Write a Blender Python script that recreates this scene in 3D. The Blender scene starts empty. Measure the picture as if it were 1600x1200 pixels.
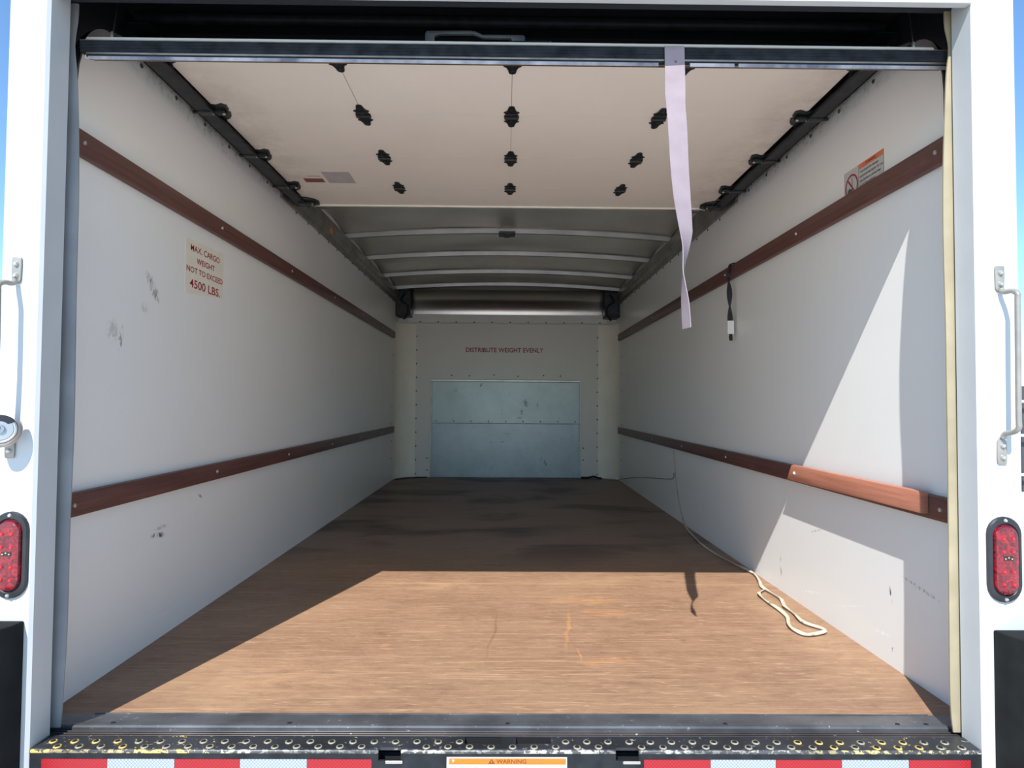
import bpy, bmesh, math, random
from mathutils import Vector, Matrix
random.seed(7)
S = bpy.context.scene
COL = S.collection

# ------------------------------------------------------------------ camera
H_CAM = 0.7515
def camera():
    yaw, pit, rol = [math.radians(a) for a in (0.548, 1.731, 0.396)]
    f = Vector((math.sin(yaw)*math.cos(pit), math.cos(yaw)*math.cos(pit), math.sin(pit)))
    r = Vector((math.cos(yaw), -math.sin(yaw), 0)); u = r.cross(f)
    r2 = math.cos(rol)*r + math.sin(rol)*u; u2 = math.cos(rol)*u - math.sin(rol)*r
    cd = bpy.data.cameras.new('camera'); cd.sensor_width = 36; cd.lens = 980.57/1600*36
    cd.clip_start = 0.05; cd.clip_end = 500
    c = bpy.data.objects.new('camera', cd); COL.objects.link(c)
    M = Matrix((r2, u2, -f)).transposed().to_4x4(); M.translation = (0, 0, H_CAM)
    c.matrix_world = M; S.camera = c
camera()

# ------------------------------------------------------------------ light
SUN_DIR = Vector((0.318, 1.0, -1.13)).normalized()
def light():
    w = bpy.data.worlds.new('sky'); S.world = w; w.use_nodes = True
    nt = w.node_tree; nt.nodes.clear()
    out = nt.nodes.new('ShaderNodeOutputWorld'); bg = nt.nodes.new('ShaderNodeBackground')
    sky = nt.nodes.new('ShaderNodeTexSky'); sky.sky_type = 'NISHITA'; sky.sun_disc = False
    sky.sun_elevation = math.radians(47.1); sky.sun_rotation = math.atan2(-SUN_DIR.x, -SUN_DIR.y)
    sky.altitude = 200; sky.air_density = 1.0; sky.dust_density = 0.1; sky.ozone_density = 2.5
    bg.inputs['Strength'].default_value = 0.138
    tint = nt.nodes.new('ShaderNodeMix'); tint.data_type = 'RGBA'; tint.blend_type = 'MULTIPLY'; tint.inputs[0].default_value = 1.0; tint.inputs[7].default_value = (0.74, 0.92, 1.03, 1)
    nt.links.new(sky.outputs[0], tint.inputs[6]); nt.links.new(tint.outputs[2], bg.inputs[0]); nt.links.new(bg.outputs[0], out.inputs[0])
    sd = bpy.data.lights.new('sun', 'SUN'); sd.energy = 4.35; sd.angle = math.radians(0.35)
    sd.color = (1.0, 0.975, 0.94)
    so = bpy.data.objects.new('sun', sd); COL.objects.link(so)
    so.rotation_euler = SUN_DIR.to_track_quat('-Z', 'Y').to_euler(); so.location = (-3, -8, 9)
light()
vs = S.view_settings
vs.view_transform = 'Standard'; vs.look = 'None'; vs.gamma = 1.0; vs.exposure = 0.84
vs.use_curve_mapping = False
S.cycles.max_bounces = 16; S.cycles.diffuse_bounces = 12; S.cycles.caustics_reflective = True

# ------------------------------------------------------------------ materials
class NT:
    def __init__(s, name, rough=0.5, metal=0.0, spec=0.5, coat=0.0):
        s.m = bpy.data.materials.new(name); s.m.use_nodes = True
        s.t = s.m.node_tree; s.b = s.t.nodes['Principled BSDF']
        s.b.inputs['Roughness'].default_value = rough; s.b.inputs['Metallic'].default_value = metal
        s.b.inputs['Specular IOR Level'].default_value = spec; s.b.inputs['Coat Weight'].default_value = coat
        s.tc = s.t.nodes.new('ShaderNodeTexCoord')
    def n(s, k): return s.t.nodes.new(k)
    def l(s, a, b): s.t.links.new(a, b)
    def coord(s, scale=(1,1,1), rot=(0,0,0)):
        mp = s.n('ShaderNodeMapping'); mp.inputs['Scale'].default_value = scale; mp.inputs['Rotation'].default_value = rot
        s.l(s.tc.outputs['Object'], mp.inputs[0]); return mp.outputs[0]
    def noise(s, scale, detail=4, rough=0.5, stretch=(1,1,1), dist=0.0, rot=(0,0,0)):
        t = s.n('ShaderNodeTexNoise'); t.inputs['Scale'].default_value = scale; t.inputs['Detail'].default_value = detail
        t.inputs['Roughness'].default_value = rough; t.inputs['Distortion'].default_value = dist
        s.l(s.coord(stretch, rot), t.inputs['Vector']); return t.outputs['Fac']
    def ramp(s, fac, a, b, lo=0.0, hi=1.0):
        r = s.n('ShaderNodeMapRange'); r.inputs['From Min'].default_value = a; r.inputs['From Max'].default_value = b
        r.inputs['To Min'].default_value = lo; r.inputs['To Max'].default_value = hi
        s.l(fac, r.inputs['Value']); return r.outputs[0]
    def math(s, op, a, b=None):
        m = s.n('ShaderNodeMath'); m.operation = op
        for i, v in enumerate((a, b)):
            if v is None: continue
            if isinstance(v, (int, float)): m.inputs[i].default_value = v
            else: s.l(v, m.inputs[i])
        return m.outputs[0]
    def mix(s, fac, a, b, mode='MIX'):
        m = s.n('ShaderNodeMix'); m.data_type = 'RGBA'; m.blend_type = mode
        if isinstance(fac, (int, float)): m.inputs[0].default_value = fac
        else: s.l(fac, m.inputs[0])
        for i, v in ((6, a), (7, b)):
            if isinstance(v, tuple): m.inputs[i].default_value = (*v, 1) if len(v) == 3 else v
            else: s.l(v, m.inputs[i])
        return m.outputs[2]
    def ell(s, c, rad, ang=0.0, axis=(1,0,0), soft=0.45, warp=None):
        """1 inside an ellipsoid around c, 0 outside (dirt and wear marks with a place of their own)"""
        a = s.n('ShaderNodeVectorMath'); a.operation = 'SUBTRACT'; s.l(s.tc.outputs['Object'], a.inputs[0]); a.inputs[1].default_value = c
        a_out = a.outputs[0]
        if warp:
            wn = s.n('ShaderNodeTexNoise'); wn.inputs['Scale'].default_value = warp[1]; wn.inputs['Detail'].default_value = 2; s.l(s.tc.outputs['Object'], wn.inputs['Vector'])
            w1 = s.n('ShaderNodeVectorMath'); w1.operation = 'SUBTRACT'; s.l(wn.outputs['Color'], w1.inputs[0]); w1.inputs[1].default_value = (0.5, 0.5, 0.5)
            w2 = s.n('ShaderNodeVectorMath'); w2.operation = 'SCALE'; s.l(w1.outputs[0], w2.inputs[0]); w2.inputs['Scale'].default_value = warp[0]
            w3 = s.n('ShaderNodeVectorMath'); w3.operation = 'ADD'; s.l(a_out, w3.inputs[0]); s.l(w2.outputs[0], w3.inputs[1]); a_out = w3.outputs[0]
        r = s.n('ShaderNodeVectorRotate'); r.inputs['Axis'].default_value = axis; r.inputs['Angle'].default_value = ang
        s.l(a_out, r.inputs['Vector'])
        d = s.n('ShaderNodeVectorMath'); d.operation = 'DIVIDE'; s.l(r.outputs[0], d.inputs[0]); d.inputs[1].default_value = rad
        q = s.n('ShaderNodeVectorMath'); q.operation = 'LENGTH'; s.l(d.outputs[0], q.inputs[0])
        return s.ramp(q.outputs['Value'], 1.0, soft)
    def color(s, c):
        if isinstance(c, tuple): s.b.inputs['Base Color'].default_value = (*c, 1)
        else: s.l(c, s.b.inputs['Base Color'])
        return s
    def rough(s, o): s.l(o, s.b.inputs['Roughness']); return s
    def bump(s, h, strength=0.2, dist=0.002):
        b = s.n('ShaderNodeBump'); b.inputs['Strength'].default_value = strength; b.inputs['Distance'].default_value = dist
        s.l(h, b.inputs['Height']); s.l(b.outputs[0], s.b.inputs['Normal']); return s

def simple(name, c, rough=0.5, metal=0.0, var=0.12, nscale=25, bump=0.0, spec=0.5, coat=0.0):
    t = NT(name, rough, metal, spec, coat)
    n = t.noise(nscale, 4)
    dk = tuple(x*(1-var) for x in c); lt = tuple(min(1, x*(1+var)) for x in c)
    t.color(t.mix(t.ramp(n, 0.3, 0.7), dk, lt))
    if bump: t.bump(n, bump, 0.002)
    return t.m

M = {}
def wall_mat(name, base, marks=()):
    t = NT(name, 0.33, 0, 0.5)
    c = t.mix(t.ramp(t.noise(1.6, 5, 0.6), 0.35, 0.7), tuple(x*0.965 for x in base), base)
    n = t.ramp(t.noise(55, 6, 0.7, (1, 1.0, 0.55), 1.2), 0.47, 0.56)
    for (cy, cz, ry, rz, ang, st, dark) in marks:
        e = t.ell((0, cy, cz), (50, ry, rz), ang)
        m = t.math('MULTIPLY', t.math('MULTIPLY', e, n), st)
        c = t.mix(m, c, dark)
    # rub marks low on the panel
    lowm = t.ell((0, 4.0, 0.0), (50, 3.5, 0.35), 0, soft=0.0)
    sc = t.ramp(t.noise(9, 6, 0.75, (1, 0.35, 3.0), 0.5), 0.64, 0.70)
    c = t.mix(t.math('MULTIPLY', t.math('MULTIPLY', lowm, sc), 0.30), c, tuple(x*0.6 for x in base))
    # grease under the door track
    gr = t.ell((0, 2.5, 1.79), (50, 1.5, 0.10), 0, soft=0.3)
    gn = t.ramp(t.noise(40, 5, 0.8), 0.5, 0.62)
    c = t.mix(t.math('MULTIPLY', gr, t.ramp(gn, 0, 1, 0.35, 0.85)), c, (0.09, 0.09, 0.10))
    t.color(c)
    t.bump(t.noise(1.4, 2, 0.5, (1, 1, 0.7)), 0.12, 0.02)
    return t.m
G1 = (0.18, 0.165, 0.15); G2 = (0.05, 0.05, 0.06)
WB = (0.855, 0.855, 0.82)
M['wall_l'] = wall_mat('white_panel_left', WB, [
    (1.94, 1.10, 0.062, 0.022, 0.85, 0.95, G1), (1.90, 1.03, 0.03, 0.02, 0.4, 0.35, G1),
    (1.785, 0.925, 0.012, 0.045, 0.15, 0.9, G1), (1.75, 0.945, 0.035, 0.04, 0.0, 0.35, G1),
    (2.00, 0.327, 0.045, 0.012, 0.12, 1.0, G2), (2.02, 0.349, 0.05, 0.008, 0.0, 0.5, G1), (2.27, 0.411, 0.02, 0.006, 0.5, 0.8, G2)])
M['wall_r'] = wall_mat('white_panel_right', WB, [
    (1.822, 0.205, 0.006, 0.028, 0.2, 1.0, G2), (1.69, 0.26, 0.09, 0.006, -0.15, 0.6, G2), (2.26, 0.30, 0.05, 0.004, 0.3, 0.6, G2),
    (1.8163, 0.05, 0.006, 0.008, 0, 1.0, G2), (2.55, 0.10, 0.01, 0.05, 0.1, 0.6, G2), (2.05, 0.10, 0.12, 0.005, 0.3, 0.45, (0.95, 0.95, 0.95)),
    (2.3, 0.07, 0.09, 0.007, 0.25, 0.9, (0.97, 0.97, 0.97)), (1.87, 0.08, 0.05, 0.006, 0.1, 0.9, (0.97, 0.97, 0.97))])
M['wall_f'] = wall_mat('white_panel_front', (0.80, 0.77, 0.71), [])
M['liner'] = simple('cream_corner_liner', (0.90, 0.86, 0.74), 0.45, var=0.04, nscale=6)
M['flange'] = simple('white_riveted_flange', (0.85, 0.83, 0.78), 0.4, var=0.04, nscale=6)
M['post'] = simple('white_painted_steel', (0.50, 0.52, 0.52), 0.4, var=0.03, nscale=9)
M['header_shade'] = simple('black_recess_shade', (0.012, 0.014, 0.02), 0.7)  # black stands in for the shade in the recess above the door
M['door'] = None
def door_mat():
    t = NT('cream_door_panel', 0.42, 0, 0.5)
    b = (0.93, 0.85, 0.75)
    c = t.mix(t.ramp(t.noise(2.2, 4, 0.6), 0.35, 0.7), tuple(x*0.95 for x in b), b)
    gm = t.math('MAXIMUM', t.ell((-1.0, 2.4, 1.75), (0.22, 1.6, 1), soft=0.0), t.ell((1.02, 2.4, 1.75), (0.22, 1.6, 1), soft=0.0))
    c = t.mix(t.math('MULTIPLY', gm, t.ramp(t.noise(7, 5, 0.7), 0.35, 0.75, 0.0, 0.75)), c, (0.38, 0.34, 0.30))
    t.color(c); return t.m
M['door'] = door_mat()
M['black_steel'] = simple('black_painted_steel', (0.014, 0.016, 0.019), 0.5, nscale=30, var=0.4, spec=0.25)
M['bar'] = simple('black_ribbed_rail', (0.022, 0.024, 0.027), 0.55, nscale=30, var=0.4, spec=0.06)
M['crease'] = simple('brown_crease', (0.34, 0.27, 0.23), 0.6)
M['red_bar'] = simple('faded_red_bar', (0.24, 0.085, 0.07), 0.5)
M['track'] = simple('dark_greased_track', (0.022, 0.027, 0.032), 0.45, metal=0.3, nscale=20, var=0.5)
M['hinge'] = simple('black_hinge_steel', (0.010, 0.013, 0.014), 0.35, var=0.4)
M['bolt'] = simple('zinc_bolt', (0.55, 0.53, 0.49), 0.35, 0.8, var=0.1)
M['galv'] = simple('galvanised_trim', (0.50, 0.50, 0.48), 0.38, 0.75, var=0.15, nscale=8)
M['rivet'] = simple('dark_rivet', (0.10, 0.09, 0.08), 0.5, 0.5)
M['silver'] = simple('bare_aluminium', (0.62, 0.60, 0.57), 0.28, 1.0, var=0.1)
def alu_sheet():
    t = NT('aluminium_roof_sheet', 0.3, 0.75)
    t.color(t.mix(t.ramp(t.noise(3, 4), 0.3, 0.7), (0.70, 0.68, 0.63), (0.82, 0.80, 0.75)))
    t.b.inputs['Roughness'].default_value = 0.36
    t.bump(t.noise(1.3, 0, 0.3, (0.6, 2.2, 1), 0.4), 0.9, 0.06); return t.m
M['alu'] = alu_sheet()
M['cap'] = simple('smooth_aluminium_cap', (0.60, 0.58, 0.55), 0.25, 1.0, var=0.06, nscale=3)
M['bow'] = simple('grey_roof_bow', (0.40, 0.39, 0.365), 0.4, 0.7, var=0.15, nscale=5)
M['rail_al'] = simple('mill_finish_roof_rail', (0.30, 0.285, 0.26), 0.38, 0.75, var=0.25, nscale=12)
M['dark_clip_gap'] = simple('dark_clip_and_gap', (0.045, 0.05, 0.055), 0.45, 0.4, var=0.3)
def wood_rail(name, base, base2, sc):
    t = NT(name, 0.42, 0, 0.5)
    n = t.noise(sc, 6, 0.65, (1, 0.06, 1.6), 0.6)
    c = t.mix(t.ramp(n, 0.35, 0.68), base, base2)
    n2 = t.ramp(t.noise(14, 4, 0.6, (1, 0.5, 1)), 0.62, 0.75)
    c = t.mix(t.math('MULTIPLY', n2, 0.25), c, tuple(x*1.9 for x in base2))
    t.color(c); t.bump(n, 0.25, 0.002); return t.m
M['wood'] = wood_rail('dark_red_hardwood', (0.085, 0.034, 0.029), (0.145, 0.062, 0.048), 45)
M['patch'] = wood_rail('lighter_red_hardwood', (0.36, 0.135, 0.085), (0.50, 0.21, 0.13), 45)
def floor_mat():
    t = NT('worn_plywood_floor', 0.5, 0, 0.35)
    fine = t.noise(60, 6, 0.75, (0.22, 1.0, 1), 0.5)
    med = t.noise(7, 8, 0.72, (0.55, 1.5, 1), 0.8)
    big = t.noise(1.5, 4, 0.55, (0.6, 1.2, 1), 0.6)
    c = t.mix(t.ramp(med, 0.3, 0.7), (0.20, 0.108, 0.066), (0.31, 0.185, 0.117))
    c = t.mix(t.math('MULTIPLY', t.ramp(fine, 0.35, 0.75), 0.55), c, (0.40, 0.255, 0.160))
    c = t.mix(t.math('MULTIPLY', t.ramp(big, 0.48, 0.70), 0.55), c, (0.42, 0.275, 0.165))
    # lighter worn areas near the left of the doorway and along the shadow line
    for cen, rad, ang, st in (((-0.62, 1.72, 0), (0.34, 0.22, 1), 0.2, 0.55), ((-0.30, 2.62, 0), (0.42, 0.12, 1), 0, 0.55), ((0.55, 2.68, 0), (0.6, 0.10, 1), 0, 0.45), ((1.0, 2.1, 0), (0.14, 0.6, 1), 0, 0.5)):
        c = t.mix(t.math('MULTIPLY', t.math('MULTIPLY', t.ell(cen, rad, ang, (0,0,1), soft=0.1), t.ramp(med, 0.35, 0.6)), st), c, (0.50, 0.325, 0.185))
    # orange scrape marks
    for cen, rad, ang, st, k in (((0.30, 2.42, 0), (0.17, 0.05, 1), 0, 0.9, 0), ((0.36, 2.28, 0), (0.12, 0.045, 1), 0, 0.8, 0), ((0.30, 1.86, 0), (0.12, 0.04, 1), 0.1, 0.7, 0),
                              ((0.215, 2.12, 0), (0.010, 0.24, 1), 0.14, 0.8, 1), ((0.226, 1.90, 0), (0.005, 0.06, 1), -0.05, 1.0, 1), ((-0.36, 1.95, 0), (0.02, 0.03, 1), 0.5, 0.6, 1)):
        e = t.ell(cen, rad, ang, (0,0,1), soft=0.3, warp=(0.06, 5) if k else (0.08, 9))
        e = t.math('MULTIPLY', e, t.ramp(t.noise(90, 4, 0.7, (0.07, 1, 1), 0.3), 0.46, 0.56) if not k else t.ramp(t.noise(110, 4, 0.7), 0.40, 0.55, 0.15, 1))
        c = t.mix(t.math('MULTIPLY', e, st), c, (0.56, 0.27, 0.10))
    # dark scratch
    c = t.mix(t.math('MULTIPLY', t.ell((-0.04, 2.08, 0), (0.006, 0.26, 1), 0.05, (0,0,1), soft=0.2, warp=(0.05, 4)), 0.55), c, (0.16, 0.07, 0.04))
    # thin light scratches in several directions
    mot = t.noise(38, 6, 0.8, (0.8, 1, 1), 0.6)
    c = t.mix(t.math('MULTIPLY', t.ramp(mot, 0.45, 0.75), 0.45), c, (0.40, 0.262, 0.160))
    c = t.mix(t.math('MULTIPLY', t.ramp(t.noise(24, 6, 0.8, (0.5, 1, 1), 1.0), 0.50, 0.72), 0.55), c, (0.185, 0.100, 0.064))
    for ang, sc in ((0.25, 5), (-0.5, 6), (1.2, 7), (0.9, 4), (-1.1, 5)):
        w = t.noise(sc, 2, 0.4, (0.25, 9, 1), 0.3, (0, 0, ang))
        ln = t.math('SUBTRACT', 1.0, t.ramp(t.math('ABSOLUTE', t.math('SUBTRACT', w, 0.58)), 0.0, 0.009))
        c = t.mix(t.math('MULTIPLY', ln, 0.5), c, (0.56, 0.38, 0.24))
    # old dark stains farther in
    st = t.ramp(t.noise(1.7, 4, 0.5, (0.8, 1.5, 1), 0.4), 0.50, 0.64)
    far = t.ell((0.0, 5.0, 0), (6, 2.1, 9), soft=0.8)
    c = t.mix(t.math('MULTIPLY', far, 0.55), c, (0.27, 0.215, 0.18))  # duller, greyer tone of the shaded floor put into the colour
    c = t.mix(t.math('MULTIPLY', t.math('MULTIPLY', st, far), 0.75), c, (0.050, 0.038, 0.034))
    # thin seam across
    seam = t.ell((0, 2.635, 0), (9, 0.004, 9), soft=0.2)
    c = t.mix(t.math('MULTIPLY', seam, 0.35), c, (0.75, 0.50, 0.28))
    c = t.mix(1.0, c, (0.88, 0.86, 0.83), 'MULTIPLY')
    t.color(c); t.bump(t.math('ADD', fine, med), 0.25, 0.002)
    return t.m
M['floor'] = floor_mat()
def chipped(name, base, chip, thr=0.66, edge=None, metal=0.2, yel=False, rough=0.35):
    t = NT(name, rough, metal)
    n = t.noise(90, 5, 0.7, (0.8, 1, 1), 0.4); b = t.noise(6, 4, 0.6)
    c = t.mix(t.ramp(b, 0.35, 0.75), base, tuple(min(1, x*2.2+0.01) for x in base))
    m = t.math('MULTIPLY', t.ramp(n, thr, thr+0.03), t.ramp(b, 0.42, 0.55, 0.25, 1))
    c = t.mix(m, c, chip)
    if yel:
        y = t.math('MAXIMUM', t.ell((-0.9, 1.4, 0), (0.35, 9, 9), soft=0.6), t.ell((0.8, 1.4, 0), (0.2, 9, 9), soft=0.6))
        c = t.mix(t.math('MULTIPLY', m, y), c, (0.75, 0.55, 0.12))
    t.color(c)
    return t
M['plate'] = chipped('chipped_black_step', (0.016, 0.018, 0.022), (0.42, 0.41, 0.35), 0.62, yel=True).m
M['plate_edge'] = chipped('worn_step_edge', (0.045, 0.047, 0.05), (0.55, 0.54, 0.46), 0.50, yel=True).m
M['sill'] = chipped('scuffed_sill', (0.085, 0.092, 0.10), (0.60, 0.60, 0.56), 0.635, metal=0.55, rough=0.36).m
M['groove'] = chipped('brown_black_groove', (0.034, 0.030, 0.029), (0.42, 0.42, 0.36), 0.655).m
M['ring'] = simple('worn_ring', (0.34, 0.31, 0.23), 0.4, 0.3, var=0.3, nscale=60)
M['yring'] = simple('yellow_worn_ring', (0.50, 0.37, 0.12), 0.4, 0.1, var=0.3, nscale=60)
M['hole'] = simple('dark_hole', (0.004, 0.004, 0.005), 0.8)
def tape_mat(name, base, line):
    t = NT(name, 0.35, 0, 0.6)
    v = t.n('ShaderNodeTexVoronoi'); v.feature = 'DISTANCE_TO_EDGE'; v.inputs['Randomness'].default_value = 0.0
    v.inputs['Scale'].default_value = 190; t.l(t.coord((1, 1, 1), (math.pi/2, 0, math.pi/4)), v.inputs['Vector'])
    t.color(t.mix(t.ramp(v.outputs['Distance'], 0.08, 0.16), line, base)); return t.m
M['tape_red'] = tape_mat('red_reflective_tape', (0.36, 0.006, 0.013), (0.20, 0.003, 0.008))
M['tape_white'] = tape_mat('white_reflective_tape', (0.37, 0.40, 0.415), (0.17, 0.22, 0.26))
M['rubber'] = simple('black_rubber_bumper', (0.010, 0.011, 0.011), 0.75, var=0.3, nscale=15, bump=0.3, spec=0.2)
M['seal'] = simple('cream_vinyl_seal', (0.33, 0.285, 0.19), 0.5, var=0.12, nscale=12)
M['seal_shaded'] = simple('shaded_vinyl_seal', (0.26, 0.265, 0.27), 0.45, var=0.15, nscale=8)  # same cream vinyl as the right seal, coloured grey for its shade
M['bronze'] = simple('bronze_retainer', (0.26, 0.22, 0.18), 0.35, 0.8, var=0.2)
def ribbed():
    t = NT('worn_lilac_grey_weather_strip', 0.4, 0.3)
    n = t.noise(6, 4, 0.6, (1.5, 1, 1)); t.color(t.mix(t.ramp(n, 0.35, 0.65), (0.16, 0.15, 0.17), (0.60, 0.54, 0.51))); return t.m
M['wstrip'] = ribbed()
M['web'] = None
def webbing(name, c, sc=260):
    t = NT(name, 0.85, 0, 0.2)
    w = t.n('ShaderNodeTexWave'); w.inputs['Scale'].default_value = sc; w.bands_direction = 'Z'; w.inputs['Distortion'].default_value = 0.6
    t.l(t.coord(), w.inputs['Vector'])
    b = t.noise(18, 4, 0.6)
    t.color(t.mix(t.ramp(b, 0.35, 0.7), tuple(x*0.86 for x in c), c)); t.bump(w.outputs['Fac'], 0.35, 0.001)
    t.b.inputs['Transmission Weight'].default_value = 0.0
    return t.m
M['web'] = webbing('pale_pink_webbing', (0.32, 0.262, 0.285))
def rope_mat():
    t = NT('cream_webbing_cord', 0.8, 0, 0.2)
    n = t.ramp(t.noise(45, 3, 0.6), 0.60, 0.66)
    t.color(t.mix(n, (0.50, 0.46, 0.36), (0.22, 0.20, 0.16))); return t.m
M['rope'] = rope_mat()
M['black_web'] = simple('black_strap', (0.012, 0.012, 0.016), 0.7)
M['cord'] = simple('dark_thin_cord', (0.26, 0.23, 0.20), 0.8)
M['tagw'] = simple('white_label', (0.80, 0.80, 0.78), 0.6, var=0.05)
M['stk_w'] = simple('off_white_sticker', (0.52, 0.515, 0.49), 0.4, var=0.03)
M['stk_y'] = simple('cream_sticker', (0.80, 0.76, 0.64), 0.4, var=0.03)
M['red_ink'] = simple('dark_red_ink', (0.33, 0.018, 0.035), 0.5, var=0.1)
M['maroon'] = simple('maroon_band', (0.30, 0.05, 0.04), 0.5)
M['orange'] = simple('safety_orange', (0.50, 0.155, 0.012), 0.4, var=0.04)
M['orange_red'] = simple('faded_orange_red', (0.72, 0.19, 0.08), 0.45, var=0.2, nscale=18)
M['ink'] = simple('dark_ink', (0.10, 0.09, 0.10), 0.6)
M['ink_brown'] = simple('brown_ink', (0.16, 0.04, 0.01), 0.6)
M['ink_blue'] = simple('blue_grey_ink', (0.30, 0.32, 0.42), 0.6)
M['lilac'] = simple('faded_lilac_label', (0.50, 0.46, 0.47), 0.4, var=0.08)
M['lens'] = None
def lens_mat():
    t = NT('red_lens', 0.12, 0, 0.6, 0.5)
    n = t.noise(70, 4, 0.7, (1, 1, 1), 1.5)
    t.color(t.mix(t.ramp(n, 0.42, 0.66), (0.075, 0.002, 0.007), (0.34, 0.005, 0.018)))
    t.bump(n, 0.5, 0.004); return t.m
M['lens'] = lens_mat()
M['led'] = simple('bright_red_bead', (0.80, 0.012, 0.02), 0.15, var=0.05, coat=0.5)
M['amber'] = simple('amber_chip', (0.65, 0.45, 0.25), 0.2, 0.3)
M['lamp_black'] = simple('black_lamp_bezel', (0.018, 0.019, 0.022), 0.4, var=0.3)
M['steel_w'] = simple('pale_painted_rod', (0.29, 0.275, 0.245), 0.38, 0.3, var=0.12)
M['chrome'] = simple('polished_steel', (0.50, 0.485, 0.455), 0.32, 0.65, var=0.06)
M['chrome2'] = simple('brushed_steel_face', (0.42, 0.42, 0.41), 0.3, 0.75, var=0.08)
M['latch'] = simple('slate_grey_steel', (0.085, 0.10, 0.12), 0.4, 0.4, var=0.15)
M['drum'] = simple('brown_grey_drum', (0.16, 0.135, 0.12), 0.5, 0.2)
def access_mat(lower):
    t = NT('scuffed_galvanised_sheet' + ('_lower' if lower else ''), 0.34, 0.35)
    a = (0.40, 0.46, 0.46) if not lower else (0.38, 0.43, 0.46)  # lower sheet's bluer, darker tone is reflection put into its colour
    c = t.mix(t.ramp(t.noise(5, 5, 0.7), 0.35, 0.7), tuple(x*0.82 for x in a), a)
    s1 = t.ramp(t.noise(10, 6, 0.78, (1, 1, 0.7), 1.0), 0.60, 0.68)
    c = t.mix(t.math('MULTIPLY', s1, 0.45), c, (0.14, 0.17, 0.17))
    for cx, cz, rx, rz, an in ((0.20, 0.75, 0.03, 0.05, .3), (0.16, 0.66, 0.015, 0.04, 0), (0.32, 0.73, 0.01, 0.04, 0), (0.14, 0.60, 0.03, 0.015, 0), (-0.25, 0.93, 0.012, 0.035, -.5), (-0.03, 0.36, 0.03, 0.01, .2), (-0.15, 0.355, 0.015, 0.006, 0), (0.40, 0.15, 0.02, 0.04, .4)):
        c = t.mix(t.math('MULTIPLY', t.ell((cx, 0, cz), (rx, 99, rz), an, (0,1,0), soft=0.3), t.ramp(t.noise(60, 4, 0.7), 0.42, 0.55, 0.1, 0.9)), c, (0.07, 0.08, 0.08))
    t.color(c); t.bump(t.noise(3, 2), 0.18, 0.02); return t.m
M['acc1'] = access_mat(False); M['acc2'] = access_mat(True)
M['ground'] = None
def ground_mat():
    t = NT('sunlit_concrete', 0.85)
    c = t.mix(t.ramp(t.noise(0.8, 6, 0.6), 0.3, 0.7), (0.60, 0.575, 0.54), (0.70, 0.675, 0.63))
    c = t.mix(t.math('MULTIPLY', t.ramp(t.noise(60, 3), 0.4, 0.7), 0.2), c, (0.28, 0.26, 0.24)); t.color(c); return t.m
M['ground'] = ground_mat()
M['fence'] = simple('dark_fence_board', (0.05, 0.052, 0.06), 0.7)
M['fence_w'] = simple('pale_fence_rail', (0.6, 0.62, 0.62), 0.6)
M['orange_tag'] = simple('amber_plastic', (0.62, 0.26, 0.04), 0.4)

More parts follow.
